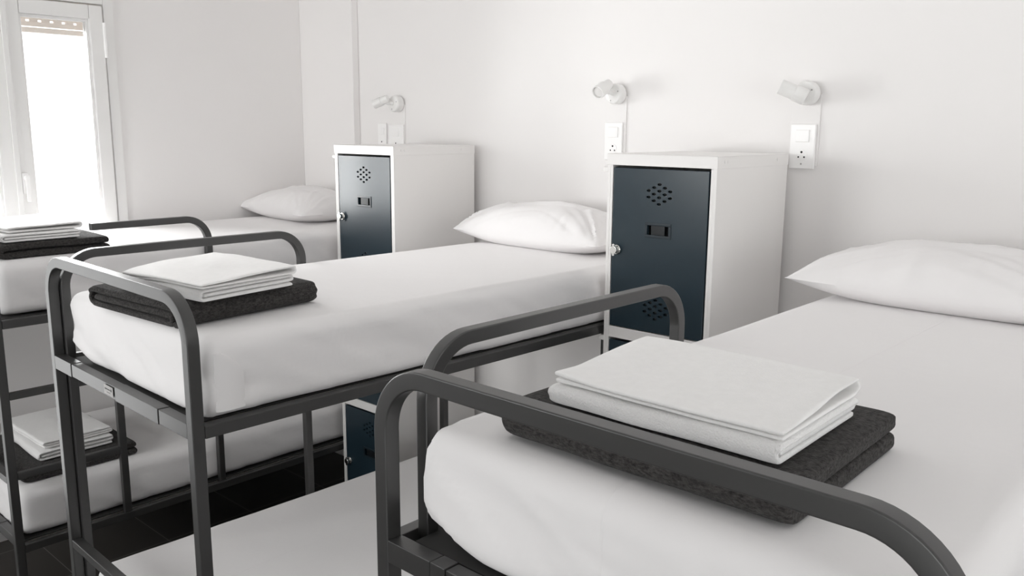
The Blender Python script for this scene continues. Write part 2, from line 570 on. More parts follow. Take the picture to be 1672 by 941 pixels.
    if k == 1:
        p = MB().box((.425, -.0022, B['zc'] - .034), (.488, -.0008, B['zc'] - .006), .0004, 1)
        po = p.build('maker_plate', M['plate'], root)
        po['label'] = 'small pale maker plate with dark print'
        q = MB()
        z0 = B['zc'] - .017
        for (xa, wdt, hh) in ((.433, .012, .0035), (.447, .006, .0025), (.455, .004, .003), (.461, .006, .0025)):
            q.box((xa, -.0026, z0 - hh / 2), (xa + wdt, -.0021, z0 + hh / 2))
        q.cyl((.476, -.0027, z0 + .0005), (.476, -.0021, z0 + .0005), .0042, n=6)
        for (xa, xb) in ((.445, .47), ):
            q.box((xa, -.0026, z0 - .0095), (xb, -.0021, z0 - .0085))
        q.build('plate_print', M['ink'], po)
    return root
bunk(0, 'grey metal bunk bed beside the window, with a ladder on its side')
bunk(1, 'grey metal bunk bed standing between the two white lockers')
bunk(2, 'grey metal bunk bed nearest the camera, right of the tall dark-doored locker')

def local(k, x, y, z=0.0):
    B = BUNKS[k]
    c, s = math.cos(B['a']), math.sin(B['a'])
    return Vector((B['x'] + c * x - s * y, B['y'] + s * x + c * y, z))

# ------------------------------------------------------------------ mattresses
def fbm(p, oct=3):
    return noise.fractal(Vector(p), 1.0, 2.0, oct, noise_basis='PERLIN_ORIGINAL')

def mattress(k, x0, x1, y0, y1, z0, z1, label, cell=.02, seed=0.0, lift=0.0, crease=None, wr=1.0):
    B = BUNKS[k]
    lx, ly, lz = x1 - x0, y1 - y0, z1 - z0
    nx, ny, nz = max(4, int(lx / cell)), max(4, int(ly / cell)), max(4, int(lz / (cell * .8)))
    bm = bmesh.new()
    vd = {}
    def vert(i, j, q):
        key = (i, j, q)
        if key not in vd:
            vd[key] = bm.verts.new((lx * i / nx - lx / 2, ly * j / ny - ly / 2, lz * q / nz - lz / 2))
        return vd[key]
    def quad(a, b_, c, d):
        bm.faces.new((vert(*a), vert(*b_), vert(*c), vert(*d)))
    for i in range(nx):
        for j in range(ny):
            quad((i, j, nz), (i + 1, j, nz), (i + 1, j + 1, nz), (i, j + 1, nz))
            quad((i, j + 1, 0), (i + 1, j + 1, 0), (i + 1, j, 0), (i, j, 0))
    for q in range(nz):
        for i in range(nx):
            quad((i, 0, q), (i + 1, 0, q), (i + 1, 0, q + 1), (i, 0, q + 1))
            quad((i + 1, ny, q), (i, ny, q), (i, ny, q + 1), (i + 1, ny, q + 1))
        for j in range(ny):
            quad((0, j + 1, q), (0, j, q), (0, j, q + 1), (0, j + 1, q + 1))
            quad((nx, j, q), (nx, j + 1, q), (nx, j + 1, q + 1), (nx, j, q + 1))
    H = Vector((lx / 2, ly / 2, lz / 2))
    for v in bm.verts:
        p = v.co.copy()
        # rounded box: generous vertical corners, softer top and bottom edges
        rv = .045
        rt = .042 if p.z > 0 else .035
        inner = Vector((max(-H.x + rv, min(H.x - rv, p.x)), max(-H.y + rv, min(H.y - rv, p.y)), 0))
        d = Vector((p.x - inner.x, p.y - inner.y, 0))
        if d.length > 1e-6:
            m = max(abs(d.x), abs(d.y))
            d = d.normalized() * m
        q = Vector((inner.x + d.x, inner.y + d.y, p.z))
        # distance inward from the plan outline
        edge = rv - d.length if d.length > 1e-6 else rv
        zz = abs(p.z) - (H.z - rt)
        if zz > 0 and d.length > 1e-6:
            w = zz
            e = max(0.0, d.length - (rv - rt))
            if e > 0:
                n2 = math.hypot(w, e)
                mm = max(w, e)
                if n2 > 1e-9:
                    w2, e2 = w / n2 * mm, e / n2 * mm
                    dd = d.normalized()
                    q = Vector((inner.x, inner.y, 0)) + dd * ((rv - rt) + e2)
                    q.z = math.copysign(H.z - rt + w2, p.z)
        s = seed
        side = max(abs(q.x) / H.x, abs(q.y) / H.y)
        hz = (q.z + H.z) / lz
        # crown and soft waves on the top
        if q.z > 0:
            cr = (1 - (q.x / H.x) ** 2) * (1 - (q.y / H.y) ** 4)
            q.z += .006 * cr * (q.z / H.z) + wr * .0022 * fbm((q.x * 2.6 + s, q.y * 2.0, s), 3) * (q.z / H.z) ** 3
        # side bulge and drape wrinkles
        if side > .93:
            nrm = Vector((q.x - max(-H.x + rv, min(H.x - rv, q.x)), q.y - max(-H.y + rv, min(H.y - rv, q.y)), 0))
            if nrm.length > 1e-6:
                nrm.normalize()
                along = q.y if abs(q.x) / H.x > abs(q.y) / H.y else q.x
                bul = .004 * math.sin(PI * max(0, min(1, hz)))
                wv = fbm((along * 3.2 + hz * 1.6 + s, hz * 1.5, s * 1.7), 3) * .012
                fold = fbm((along * 9 + 3 * hz + s, hz * 1.1 + along * 1.5, 4 + s), 2)
                fold = (max(0.0, fold) ** 1.3) * .030 * (1 - hz) ** .7
                q += nrm * min(.0035, (bul + wr * (wv + fold) * (1 - .4 * hz) - .006))
        if q.z < 0 and q.x < 0:
            cx_, cy__ = max(0, 1 - (H.x + q.x) / .17), max(0, 1 - (H.y + q.y) / .17)
            cc = cx_ * cy__
            q.z += lift * cc ** 1.4 * max(0, 1 - 2 * hz) ** 1.5
        if crease is not None and q.z > H.z * .6:
            c = (q.x - crease) / .006
            q.z += .0016 * math.exp(-c * c)
        v.co = q
    me = bpy.data.meshes.new('mattress')
    bmesh.ops.recalc_face_normals(bm, faces=bm.faces[:])
    bm.to_mesh(me)
    bm.free()
    me.polygons.foreach_set('use_smooth', [True] * len(me.polygons))
    me.materials.append(M['linen'])
    ob = bpy.data.objects.new('mattress', me)
    COL.objects.link(ob)
    c = local(k, (x0 + x1) / 2, (y0 + y1) / 2, (z0 + z1) / 2 + .0012)
    ob.location = c
    ob.rotation_euler = (0, 0, B['a'])
    tag(ob, label, 'mattress', 'mattresses under white sheets')
    return ob

Y1 = [-B['y'] - .05 for B in BUNKS]
mt = {}
ZM, ZL = 1.514, .590
mt[0] = mattress(0, .030, .900, .040, Y1[0], ZR, ZM, 'white-sheeted mattress on the upper bed beside the window', seed=1.3)
mt[1] = mattress(1, .052, .940, .040, Y1[1], ZR, ZM, 'white-sheeted mattress on the upper bed between the two lockers', seed=5.1, cell=.016, lift=.062)
mt[2] = mattress(2, .062, .935, .040, Y1[2], ZR, ZM, 'white-sheeted mattress on the upper bed nearest the camera', seed=9.4, cell=.016, lift=.062)
mt[3] = mattress(0, .036, .900, .040, Y1[0], ZB, ZL, 'white-sheeted mattress on the lower bed behind the ladder', seed=13.7)
mt[4] = mattress(1, .052, .925, .045, Y1[1], ZB, ZL, 'white-sheeted mattress on the lower bed between the two lockers', seed=17.2)
mt[5] = mattress(2, .062, .925, .045, Y1[2], ZB, ZL, 'white-sheeted mattress under the bunk nearest the camera, mostly hidden', seed=21.9, cell=.03)

# tucked corner of the sheet at the foot of the middle bed
fl = MB()
L0 = mt[1].data
hx, hy, hz = (.940 - .052) / 2, (Y1[1] - .040) / 2, (ZM - ZR) / 2
vs, fs = [], []
NU, NV = 10, 16
for sgn in (1, 0):
    for j in range(NV + 1):
        t = j / NV
        z = -hz + .020 + t * (2 * hz - .060)
        wdt = .078 * (1 - .72 * max(0, (t - .55) / .45) ** 2.2)
        for i in range(NU + 1):
            u = i / NU
            y = -hy + .034 + u * wdt
            bul = .0065 * math.sin(PI * min(1, u * 1.02)) ** .6 if sgn else -.004
            x = hx + .0008 + bul * (1 - .5 * t) + .001 * fbm((y * 20, z * 9, 2), 2)
            vs.append((x, y, z))
n1 = (NU + 1) * (NV + 1)
for sgn in (0, 1):
    for j in range(NV):
        for i in range(NU):
            a = sgn * n1 + j * (NU + 1) + i
            fs.append((a, a + 1, a + NU + 2, a + NU + 1))
fl.add(vs, fs)
for j in range(NV):
    for i in (0, NU):
        a = j * (NU + 1) + i
        fl.f.append((a, a + NU + 1, n1 + a + NU + 1, n1 + a))
for i in range(NU):
    for j in (0, NV):
        a = j * (NU + 1) + i
        fl.f.append((a, a + 1, n1 + a + 1, n1 + a))
fo_ = fl.build('sheet_corner_fold', M['pillow'], mt[1], 60, None, None, False)

# ------------------------------------------------------------------ pillows
def pillow(cx, cy, z, lx, ly, up, dn, rz, label, seed, on=None):
    N, K = 72, 44
    vs, fs = [], []
    def hgt(u, v):
        f_ = max(0.0, (1 - abs(u) ** 2.8)) ** .54 * max(0.0, (1 - abs(v) ** 2.4)) ** .55
        return f_
    for sg in (1, -1):
        for j in range(K + 1):
            v = -1 + 2 * j / K
            v = math.copysign(abs(v) ** .8, v)
            for i in range(N + 1):
                u = -1 + 2 * i / N
                u = math.copysign(abs(u) ** .8, u)
                x = u * lx / 2 * (1 - .035 * (1 - v * v))
                y = v * ly / 2 * (1 - .075 * (1 - abs(u) ** 2.5))
                h_ = hgt(u, v)
                # creases that run out from the corners and from the front seam
                e = min(1 - abs(u), 1 - abs(v))
                ang = math.atan2(abs(v) - 1.25, abs(u) - 1.12)
                cs = fbm((ang * 9 + seed, seed, sg), 2) * .022 * math.exp(-((1 - abs(u)) / .55)) * min(1, h_ * 2.2)
                sm = fbm((u * lx * 14 + seed, v * .9, seed + 3), 2) * .010 * math.exp(-((1 - abs(v)) / .5)) * min(1, h_ * 3)
                lo = fbm((u * 1.7 + seed, v * 1.3, seed), 2) * .010 * h_
                z_ = (up * h_ + cs + sm + lo) if sg > 0 else -min(dn * 1.0, dn * 1.35 * h_)
                if sg > 0:
                    z_ = max(z_, .0)
                vs.append((x, y, z_ + seam_lift(u, v, dn)))
    n1 = (N + 1) * (K + 1)
    for s_ in (0, 1):
        for j in range(K):
            for i in range(N):
                a = s_ * n1 + j * (N + 1) + i
                fs.append((a, a + 1, a + N + 2, a + N + 1))
    mb = MB().add(vs, fs)
    # weld the seam
    me = bpy.data.meshes.new('pillow')
    me.from_pydata(mb.v, [], mb.f)
    bm = bmesh.new(); bm.from_mesh(me)
    bmesh.ops.remove_doubles(bm, verts=bm.verts[:], dist=.0004)
    bmesh.ops.recalc_face_normals(bm, faces=bm.faces[:])
    bm.to_mesh(me); bm.free()
    me.polygons.foreach_set('use_smooth', [True] * len(me.polygons))
    me.set_sharp_from_angle(angle=math.radians(48))
    me.materials.append(M['pillow'])
    ob = bpy.data.objects.new('pillow', me)
    COL.objects.link(ob)
    ob.location = (cx, cy, z - min(v.co.z for v in me.vertices))
    ob.rotation_euler = (0, 0, rz)
    R3 = Matrix.Rotation(rz, 3, 'Z')
    for v in me.vertices:
        p = R3 @ v.co + ob.location
        sf = surface(on, p.x, p.y, z) + .0008
        if p.z < sf:
            v.co.z += sf - p.z
    tag(ob, label, 'pillow', 'white pillows at the head of the beds')
    # piped seam around the edge
    pts = []
    for (ua, va, ub, vb) in ((-1, -1, 1, -1), (1, -1, 1, 1), (1, 1, -1, 1), (-1, 1, -1, -1)):
        for q in range(40):
            t = q / 40
            pts.append((ua + (ub - ua) * t, va + (vb - va) * t))
    return ob

def seam_lift(u, v, dn):
    return -.25 * dn * (1 - abs(u) ** 2) * 0.6 if v < 0 else 0.0

from mathutils.bvhtree import BVHTree
BV = {}
def surface(ob, x, y, default):
    if ob.name not in BV:
        mw_ = Matrix.Translation(ob.location) @ ob.rotation_euler.to_matrix().to_4x4()
        BV[ob.name] = BVHTree.FromPolygons([mw_ @ v.co for v in ob.data.vertices], [tuple(p.vertices) for p in ob.data.polygons])
    h = BV[ob.name].ray_cast(Vector((x, y, 5)), Vector((0, 0, -1)))
    return h[0].z if h[0] is not None and h[0].z > default - .012 else default - .012

def top_of(ob, x0, x1, y0, y1):
    mw_ = Matrix.Translation(ob.location) @ ob.rotation_euler.to_matrix().to_4x4()
    best = -9
    for v in ob.data.vertices:
        p = mw_ @ v.co
        if x0 <= p.x <= x1 and y0 <= p.y <= y1:
            best = max(best, p.z)
    return best
pillow(-1.69, -.265, top_of(mt[0], -9, 9, -.5, 0) - .006, .76, .44, .120, .048, -.10, 'white pillow on the upper bed beside the window', 2.2, mt[0])
pillow(.035, -.185, top_of(mt[1], -9, 9, -.5, 0) - .006, .84, .36, .135, .050, -.03, 'white pillow between the two lockers', 6.1, mt[1])
pillow(1.735, -.315, top_of(mt[2], -9, 9, -.5, 0) - .006, .86, .49, .120, .055, -.02, 'white pillow on the upper bed nearest the camera', 11.7, mt[2])

# ------------------------------------------------------------------ folded cloths
def turn(c, r, a0, a1, n=9):
    return [(c[0] + r * math.cos(a0 + (a1 - a0) * i / n), c[1] + r * math.sin(a0 + (a1 - a0) * i / n)) for i in range(n + 1)]

def lin(a, b_, n=14):
    return [(a[0] + (b_[0] - a[0]) * i / n, a[1] + (b_[1] - a[1]) * i / n) for i in range(n + 1)]

def path_u(L, s):                      # two layers, folded at the -u end
    return lin((L / 2, s / 2), (-L / 2 + s / 2, s / 2)) + turn((-L / 2 + s / 2, s), s / 2, -PI / 2, -3 * PI / 2)[1:-1] + lin((-L / 2 + s / 2, s * 1.5), (L / 2 - .004, s * 1.5))

def path_u_back(L, R, th, pinch):      # layers folded in an open loop at the +u end, pressed together at the -u end
    z0 = th / 2
    return lin((-L / 2, z0), (L / 2 - R, z0)) + turn((L / 2 - R, z0 + R), R, -PI / 2, PI / 2)[1:-1] + lin((L / 2 - R, z0 + 2 * R), (-L / 2 - .004, z0 + pinch))

def path_spiral(L, s):                 # full-height fold at the -u end, inner layer tucked from the +u end
    r = s
    return lin((L / 2 - .006, s / 2), (-L / 2 + r, s / 2)) + turn((-L / 2 + r, s / 2 + r), r, -PI / 2, -3 * PI / 2, 14)[1:-1] \
        + lin((-L / 2 + r, s * 2.5), (L / 2 - s / 2, s * 2.5)) + turn((L / 2 - s / 2, s * 2), s / 2, PI / 2, -PI / 2)[1:-1] \
        + lin((L / 2 - s / 2, s * 1.5), (-L / 2 + r * 1.15, s * 1.5))

def path_z(L, s):                      # three layers, zigzag
    r = s / 2
    return lin((-L / 2 + .004, r), (L / 2 - r, r)) + turn((L / 2 - r, s), r, -PI / 2, PI / 2)[1:-1] + lin((L / 2 - r, s * 1.5), (-L / 2 + r, s * 1.5)) \
        + turn((-L / 2 + r, s * 2), r, -PI / 2, -3 * PI / 2)[1:-1] + lin((-L / 2 + r, s * 2.5), (L / 2 - .01, s * 2.5))

def cloth(name, path, th, width, mat, loc, rz, label, cat, group, seed, along='x', amp=.003, sag=0.0, skew=0.0, corner=None, on=None):
    """a folded cloth: the fold profile swept along the other direction"""
    P = [Vector((a, 0, b_)) for a, b_ in path]
    n = len(P)
    left, right = [], []
    for i in range(n):
        t = (P[min(i + 1, n - 1)] - P[max(i - 1, 0)]).normalized()
        nn = Vector((-t.z, 0, t.x))
        left.append(P[i] + nn * th / 2)
        right.append(P[i] - nn * th / 2)
    def cap(i, sgn):
        t = (P[1] - P[0]).normalized() if i == 0 else (P[-1] - P[-2]).normalized()
        nn = Vector((-t.z, 0, t.x))
        out = []
        for q in range(1, 5):
            a = PI * q / 5
            if i == 0:
                out.append(P[0] - t * math.sin(a) * th * .45 - nn * math.cos(a) * th / 2)
            else:
                out.append(P[-1] + t * math.sin(a) * th * .45 + nn * math.cos(a) * th / 2)
        return out
    ring = left + cap(1, 1) + right[::-1] + cap(0, 1)
    m_ = len(ring)
    vs, fs = [], []
    S = 26
    prof_w = [(0.0, .62), (.004, .86), (.010, 1.0)]
    stations = []
    for k in range(S + 1):
        stations.append(-width / 2 + width * k / S)
    cen = [(left[i] + right[i]) / 2 for i in range(n)]
    cring = cen + [P[-1]] * 4 + cen[::-1] + [P[0]] * 4
    full = [(-width / 2, .55), (-width / 2 + .0025, .86)] + [(s_, 1.0) for s_ in stations[1:-1]] + [(width / 2 - .0025, .86), (width / 2, .55)]
    for (w_, kk) in full:
        for q in range(m_):
            p = cring[q] + (ring[q] - cring[q]) * kk
            a, z = p.x, p.z
            # each layer ends at its own width, and the whole cloth is a little uneven
            edge = (w_ / (width / 2))
            ww = w_ + .006 * fbm((z * 90 + seed, 1.0 + seed, math.copysign(1.0, w_)), 2) * abs(edge) ** 4
            ww += skew * a
            du = .004 * fbm((w_ * 5 + seed, a * 5, seed + z * 30), 2)
            dz = amp * fbm((w_ * 4.5 + seed, a * 4.5, seed), 3) * min(1.0, z / .02) - sag * (abs(edge) ** 2.5) * min(1.0, z / .03)
            if corner:
                dz += corner(a, w_) * min(1.0, z / .03)
            vs.append((ww, a + du, max(z + dz, .0008)) if along == 'x' else (a + du, ww, max(z + dz, .0008)))
    if on is not None:
        c_, s_ = math.cos(rz), math.sin(rz)
        zr_ = max(surface(on, loc[0], loc[1], 9), -9) if False else top_of(on, -9, 9, -2.1, -1.4)
        out = []
        for p in vs:
            wx, wy = loc[0] + c_ * p[0] - s_ * p[1], loc[1] + s_ * p[0] + c_ * p[1]
            out.append((p[0], p[1], p[2] + surface(on, wx, wy, zr_) + .0006))
        vs = out
    R_ = len(full)
    for r in range(R_ - 1):
        for q in range(m_):
            q2 = (q + 1) % m_
            fs.append((r * m_ + q, r * m_ + q2, (r + 1) * m_ + q2, (r + 1) * m_ + q))
    # end caps as strips between the two faces of the cloth
    for r in (0, R_ - 1):
        b0 = r * m_
        for i in range(n - 1):
            fs.append((b0 + i, b0 + i + 1, b0 + (n + 4) + (n - 1 - (i + 1)), b0 + (n + 4) + (n - 1 - i)))
        fs.append(tuple(b0 + q for q in [n - 1] + list(range(n, n + 4)) + [n + 4]))
        fs.append(tuple(b0 + q for q in [2 * n + 3] + list(range(2 * n + 4, 2 * n + 8)) + [0]))
    ob = MB().add(vs, fs).build(name, mat, None, 50, loc, (0, 0, rz), False)
    md = ob.modifiers.new('smooth', 'SUBSURF')
    md.levels = 1
    md.render_levels = 1
    tag(ob, label, cat, group)
    return ob

GB, GTW, GS = 'charcoal blankets folded at the foot of the beds', 'folded white towels on the blankets', 'folded white sheets on top of the towels'
def path_roll(L, s):                   # flattened roll: rounded and closed at both ends
    c = L / 2 - 2.3 * s
    return lin((-L / 2 + 1.5 * s, 1.5 * s), (c, 1.5 * s)) + turn((c, s), s / 2, PI / 2, -PI / 2)[1:-1] + lin((c, s / 2), (-L / 2 + s, s / 2)) \
        + turn((-L / 2 + s, 1.5 * s), s, -PI / 2, -3 * PI / 2, 14)[1:-1] + lin((-L / 2 + s, 2.5 * s), (L / 2 - s, 2.5 * s)) \
        + turn((L / 2 - s, 1.5 * s), s, PI / 2, -PI / 2, 14)[1:] + [(L / 2 - 1.3 * s, s * .5)]

def mirror(P):
    return [(-a, b_) for a, b_ in P]
# nearest bed
k = mt[2]
cloth('folded_blanket', path_u(.375, .033), .031, .505, M['blanket'], (1.757, -1.850, 0), .01,
      'charcoal blanket folded on the bed nearest the camera', 'blanket', GB, 3.1, on=k)
z = .067
cloth('folded_towel', path_spiral(.275, .0112), .0102, .395, M['terry'], (1.775, -1.874, z), .01,
      'fluffy white towel folded on the charcoal blanket nearest the camera', 'towel', GTW, 8.2, amp=.002, on=k)
z += .0350
cloth('folded_sheet', path_u_back(.27, .0115, .0068, .0085), .0068, .390, M['smooth_towel'], (1.780, -1.866, z), .012,
      'smooth white sheet, topmost of the stack on the bed nearest the camera', 'sheet', GS, 14.6, amp=.004, on=k,
      corner=lambda a, w_: .016 * max(0, 1 - (a + .14) / .06) * max(0, 1 - (w_ + .205) / .08))
# middle bed
k = mt[1]
cloth('folded_blanket', path_roll(.485, .0215), .0190, .435, M['blanket'], (.125, -1.842, 0), .06,
      'charcoal blanket folded on the bed between the two lockers', 'blanket', GB, 23.1, along='y', on=k)
z = .0655
cloth('folded_towel', path_spiral(.30, .0112), .0102, .375, M['terry'], (.205, -1.874, z), .13,
      'white towel folded on the blanket between the two lockers', 'towel', GTW, 28.2, amp=.002, on=k)
z += .0350
cloth('folded_sheet', path_u_back(.30, .0095, .0068, .0085), .0068, .375, M['smooth_towel'], (.212, -1.864, z), .11,
      'white sheet, topmost of the stack between the two lockers', 'sheet', GS, 34.6, amp=.005, on=k)
# window bed, upper
k = mt[0]
cloth('folded_blanket', path_u(.40, .031), .029, .53, M['blanket'], (-1.43, -1.775, 0), .0,
      'charcoal blanket folded on the upper bed beside the window', 'blanket', GB, 43.1, on=k)
z = .063
cloth('folded_towel', path_spiral(.285, .0105), .0096, .42, M['terry'], (-1.385, -1.82, z), .0,
      'white towel folded on the upper blanket beside the window', 'towel', GTW, 48.2, amp=.002, on=k)
z += .0335
cloth('folded_sheet', path_u_back(.265, .009, .0088, .014), .0088, .41, M['smooth_towel'], (-1.40, -1.80, z), .02,
      'white sheet, topmost of the stack on the upper bed beside the window', 'sheet', GS, 54.6, amp=.003, on=k)
# window bed, lower
k = mt[3]
cloth('folded_blanket', path_u(.45, .030), .028, .53, M['blanket'], (-1.475, -1.735, 0), .0,
      'charcoal blanket folded on the lower bed behind the ladder', 'blanket', GB, 63.1, on=k)
z = .062
cloth('folded_towel', path_spiral(.30, .0135), .0122, .44, M['terry'], (-1.475, -1.735, z), .0,
      'white towel folded on the lower blanket behind the ladder', 'towel', GTW, 68.2, amp=.003, on=k)
z += .0435
cloth('folded_sheet', path_z(.28, .010), .0088, .44, M['smooth_towel'], (-1.49, -1.725, z), .03,
      'white sheet, topmost of the stack on the lower bed behind the ladder', 'sheet', GS, 74.6, amp=.005, on=k)

# ------------------------------------------------------------------ lockers
LW, LD, LH = .4372, .5219, 1.9404
DT = (.0424, .6724, 1.3024)            # tops of the three doors, below the locker top
DH, FF = .5845, .0243
def locker(x, y, rz, label):
    c, s = math.cos(rz), math.sin(rz)
    root = empty('locker', (x, y, 0), rz)
    tag(root, label, 'locker', 'white three-door lockers against the wall')
    # local axes: x to the right, y = 0 at the back, front at -LD
    b_ = MB()
    t = .012
    b_.box((0, -LD, 0), (t, 0, LH - .002), .0015)
    b_.box((LW - t, -LD, 0), (LW, 0, LH - .002), .0015)
    b_.box((t, -.012, 0), (LW - t, 0, LH - .002))
    b_.box((t, -LD + .02, .045), (LW - t, -.012, .06))
    # front frame: jambs and cross rails
    b_.box((t, -LD + .0005, 0), (FF - .002, -LD + .03, LH - .002), .001)
    b_.box((LW - FF + .002, -LD + .0005, 0), (LW - t, -LD + .03, LH - .002), .001)
    for (za, zb) in ((LH - DT[1] + .002, LH - DT[0] - DH - .002), (LH - DT[2] + .002, LH - DT[1] - DH - .002), (0, LH - DT[2] - DH - .002)):
        b_.box((FF - .002, -LD + .0002, za), (LW - FF + .002, -LD + .03, zb), .001)
        b_.box((t, -LD + .03, (za + zb) / 2 - .008), (LW - t, -.012, (za + zb) / 2 + .008))
    b_.build('carcass', M['locker_white'], root, 40)
    tc_ = MB()
    tc_.box((-.002, -LD - .003, LH - .002), (LW + .002, .0, LH), .001)
    tc_.box((-.002, -LD - .003, LH - .0405), (LW + .002, -LD - .0005, LH - .002), .001)
    tc_.box((LW + .0003, -LD - .0005, LH - .0405), (LW + .002, .0, LH - .002), .0006)
    tc_.box((-.002, -LD - .0005, LH - .0405), (-.0003, .0, LH - .002), .0006)
    for yy in (-.475, -.455, -.09):
        tc_.cyl((LW + .002, yy, LH - .018), (LW + .0032, yy, LH - .018), .006, n=16)
    tc_.build('top_cap', M['locker_white'], root, 40)
    yf = -LD + .002
    for d in range(3):
        zt = LH - DT[d]
        zb = zt - DH
        x0, x1 = FF, LW - FF
        dm = MB()
        dm.box((x0 + .0015, yf - .001, zb + .001), (x1 - .0045, yf + .010, zt - .007), .0016, 2)
        dob = dm.build('door', M['door'], root)
        xc = (x0 + x1) / 2
        cuts = []
        for zc in (zt - .093, zb + .085):
            sx, sz = .0216, .0228
            for col, rows in ((-2, (-.5, .5)), (-1, (-1, 0, 1)), (0, (-1.5, -.5, .5, 1.5)), (1, (-1, 0, 1)), (2, (-.5, .5))):
                for r in rows:
                    q = MB()
                    px, pz = xc + col * sx, zc + r * sz
                    ring = []
                    for kk in range(12):
                        a = 2 * PI * kk / 12
                        ring.append((px + .0086 * math.cos(a), pz + .0047 * math.sin(a)))
                    q.add([(a, yf - .01, b2) for a, b2 in ring] + [(a, yf + .02, b2) for a, b2 in ring],
                          [tuple(range(12)), tuple(range(23, 11, -1))] + [(i, i + 12, (i + 1) % 12 + 12, (i + 1) % 12) for i in range(12)])
                    cuts.append(q)
        zh = zt - .219
        hw, hh = .043, .0165
        q = MB().box((xc - hw, yf - .01, zh - hh), (xc + hw, yf + .02, zh + hh))
        cuts.append(q)
        carve(dob, cuts)
        dob.data.polygons.foreach_set('use_smooth', [False] * len(dob.data.polygons))
        # flush cup handle: frame, recess and pull bar
        hb = MB()
        y1 = yf - .0036
        fw = .010
        hb.box((xc - hw - fw, y1, zh + hh), (xc + hw + fw, yf - .001, zh + hh + fw), .0012)
        hb.box((xc - hw - fw, y1, zh - hh - fw), (xc + hw + fw, yf - .001, zh - hh), .0012)
        hb.box((xc - hw - fw, y1, zh - hh), (xc - hw, yf - .001, zh + hh), .0012)
        hb.box((xc + hw, y1, zh - hh), (xc + hw + fw, yf - .001, zh + hh), .0012)
        hob = hb.build('handle', M['handle'], dob, 40)
        cu = MB()
        dp = .022
        cu.box((xc - hw, yf + dp - .001, zh - hh), (xc + hw, yf + dp, zh + hh))
        for (lo, hi) in (((xc - hw - .001, yf + .0102, zh - hh), (xc - hw, yf + dp, zh + hh)), ((xc + hw, yf + .0102, zh - hh), (xc + hw + .001, yf + dp, zh + hh)),
                         ((xc - hw, yf + .0102, zh - hh - .001), (xc + hw, yf + dp, zh - hh)), ((xc - hw, yf + .0102, zh + hh), (xc + hw, yf + dp, zh + hh + .001))):
            cu.box(lo, hi)
        cu.build('recess', M['cup'], hob)
        pb = MB().box((xc - hw * .66, yf + .0005, zh - hh), (xc + hw * .62, yf + .004, zh + hh), .0012)
        pob = pb.build('pull_bar', M['bar'], hob, 40)
        # lock
        lx, lz = x0 + .0225, zt - .301
        lk = MB()
        lk.lathe((lx, yf - .001, lz), (0, -1, 0), [(0, .0185), (.0025, .0185), (.005, .0165), (.005, .012), (.015, .012), (.0165, .0148), (.0215, .0148), (.023, .013)], 28)
        for sg in (1, -1):
            lk.cyl((lx, yf - .0165, lz + sg * .0165), (lx, yf - .0225, lz + sg * .0165), .0058, n=16, bev=.001)
        lk.build('lock', M['chrome'], dob, 40)['label'] = 'chrome turn lock'
        # hinge tabs that stick out of the left edge
    for zt in (LH - .058, LH - DT[1] - .008):
        tb = MB().box((-.020, -LD - .001, zt - .009), (.004, -LD + .012, zt + .009), .003)
        tb.cyl((-.024, -LD + .005, zt), (-.020, -LD + .005, zt), .004, n=12)
        tb.build('coupling_lug', M['locker_white'], root, 40)
    return root
locker(-1.0413, 0.0, .0093, 'white locker with dark doors beside the window bunk, its top door reflecting the window')
locker(.5935, .0029, .0035, 'white locker with a dark blue door in the middle, right of the middle bunk')

# ------------------------------------------------------------------ wall lamps, cable covers, switch plates
def cable_cover(x0, x1, z0, z1, label):
    o = MB().box((x0, YB - .006, z0), (x1, YB, z1), .002).build('wall_mounted_cable_cover', M['wall'], None, 40)
    tag(o, label, 'cable cover', 'white cable covers under the wall lamps')
    return YB - .006

def switch_plate(x0, x1, z0, z1, yw, label, socket=True):
    root = empty('switch_plate', ((x0 + x1) / 2, yw, (z0 + z1) / 2))
    tag(root, label, 'switch plate', 'white switch and socket plates')
    w, h = (x1 - x0) / 2, (z1 - z0) / 2
    MB().box((-w, -.011, -h), (w, 0, h), .004, 2).build('plate', M['plastic'], root, 40)
    r = min(.026, w * .6)
    MB().box((-r, -.0155, h * .48 - r * .85), (r, -.0105, h * .48 + r * .85), .003).build('switch', M['plastic'], root, 40)
    if socket:
        so = MB().cyl((0, -.0108, -h * .38), (0, -.0128, -h * .38), .0205, n=28, bev=.0006).build('socket', M['plastic'], root, 40)
        hb = MB()
        for (dx, dz, rr) in ((0, .0105, .0042), (-.011, -.0075, .0032), (.011, -.0075, .0032)):
            hb.cyl((dx, -.0124, -h * .38 + dz), (dx, -.0131, -h * .38 + dz), rr, n=14)
        hb.build('pin_holes', M['hole'], so)
        MB().cyl((0, -.0105, -h * .78), (0, -.0116, -h * .78), .0032, n=12).build('screw', M['steel'], root)
    return root

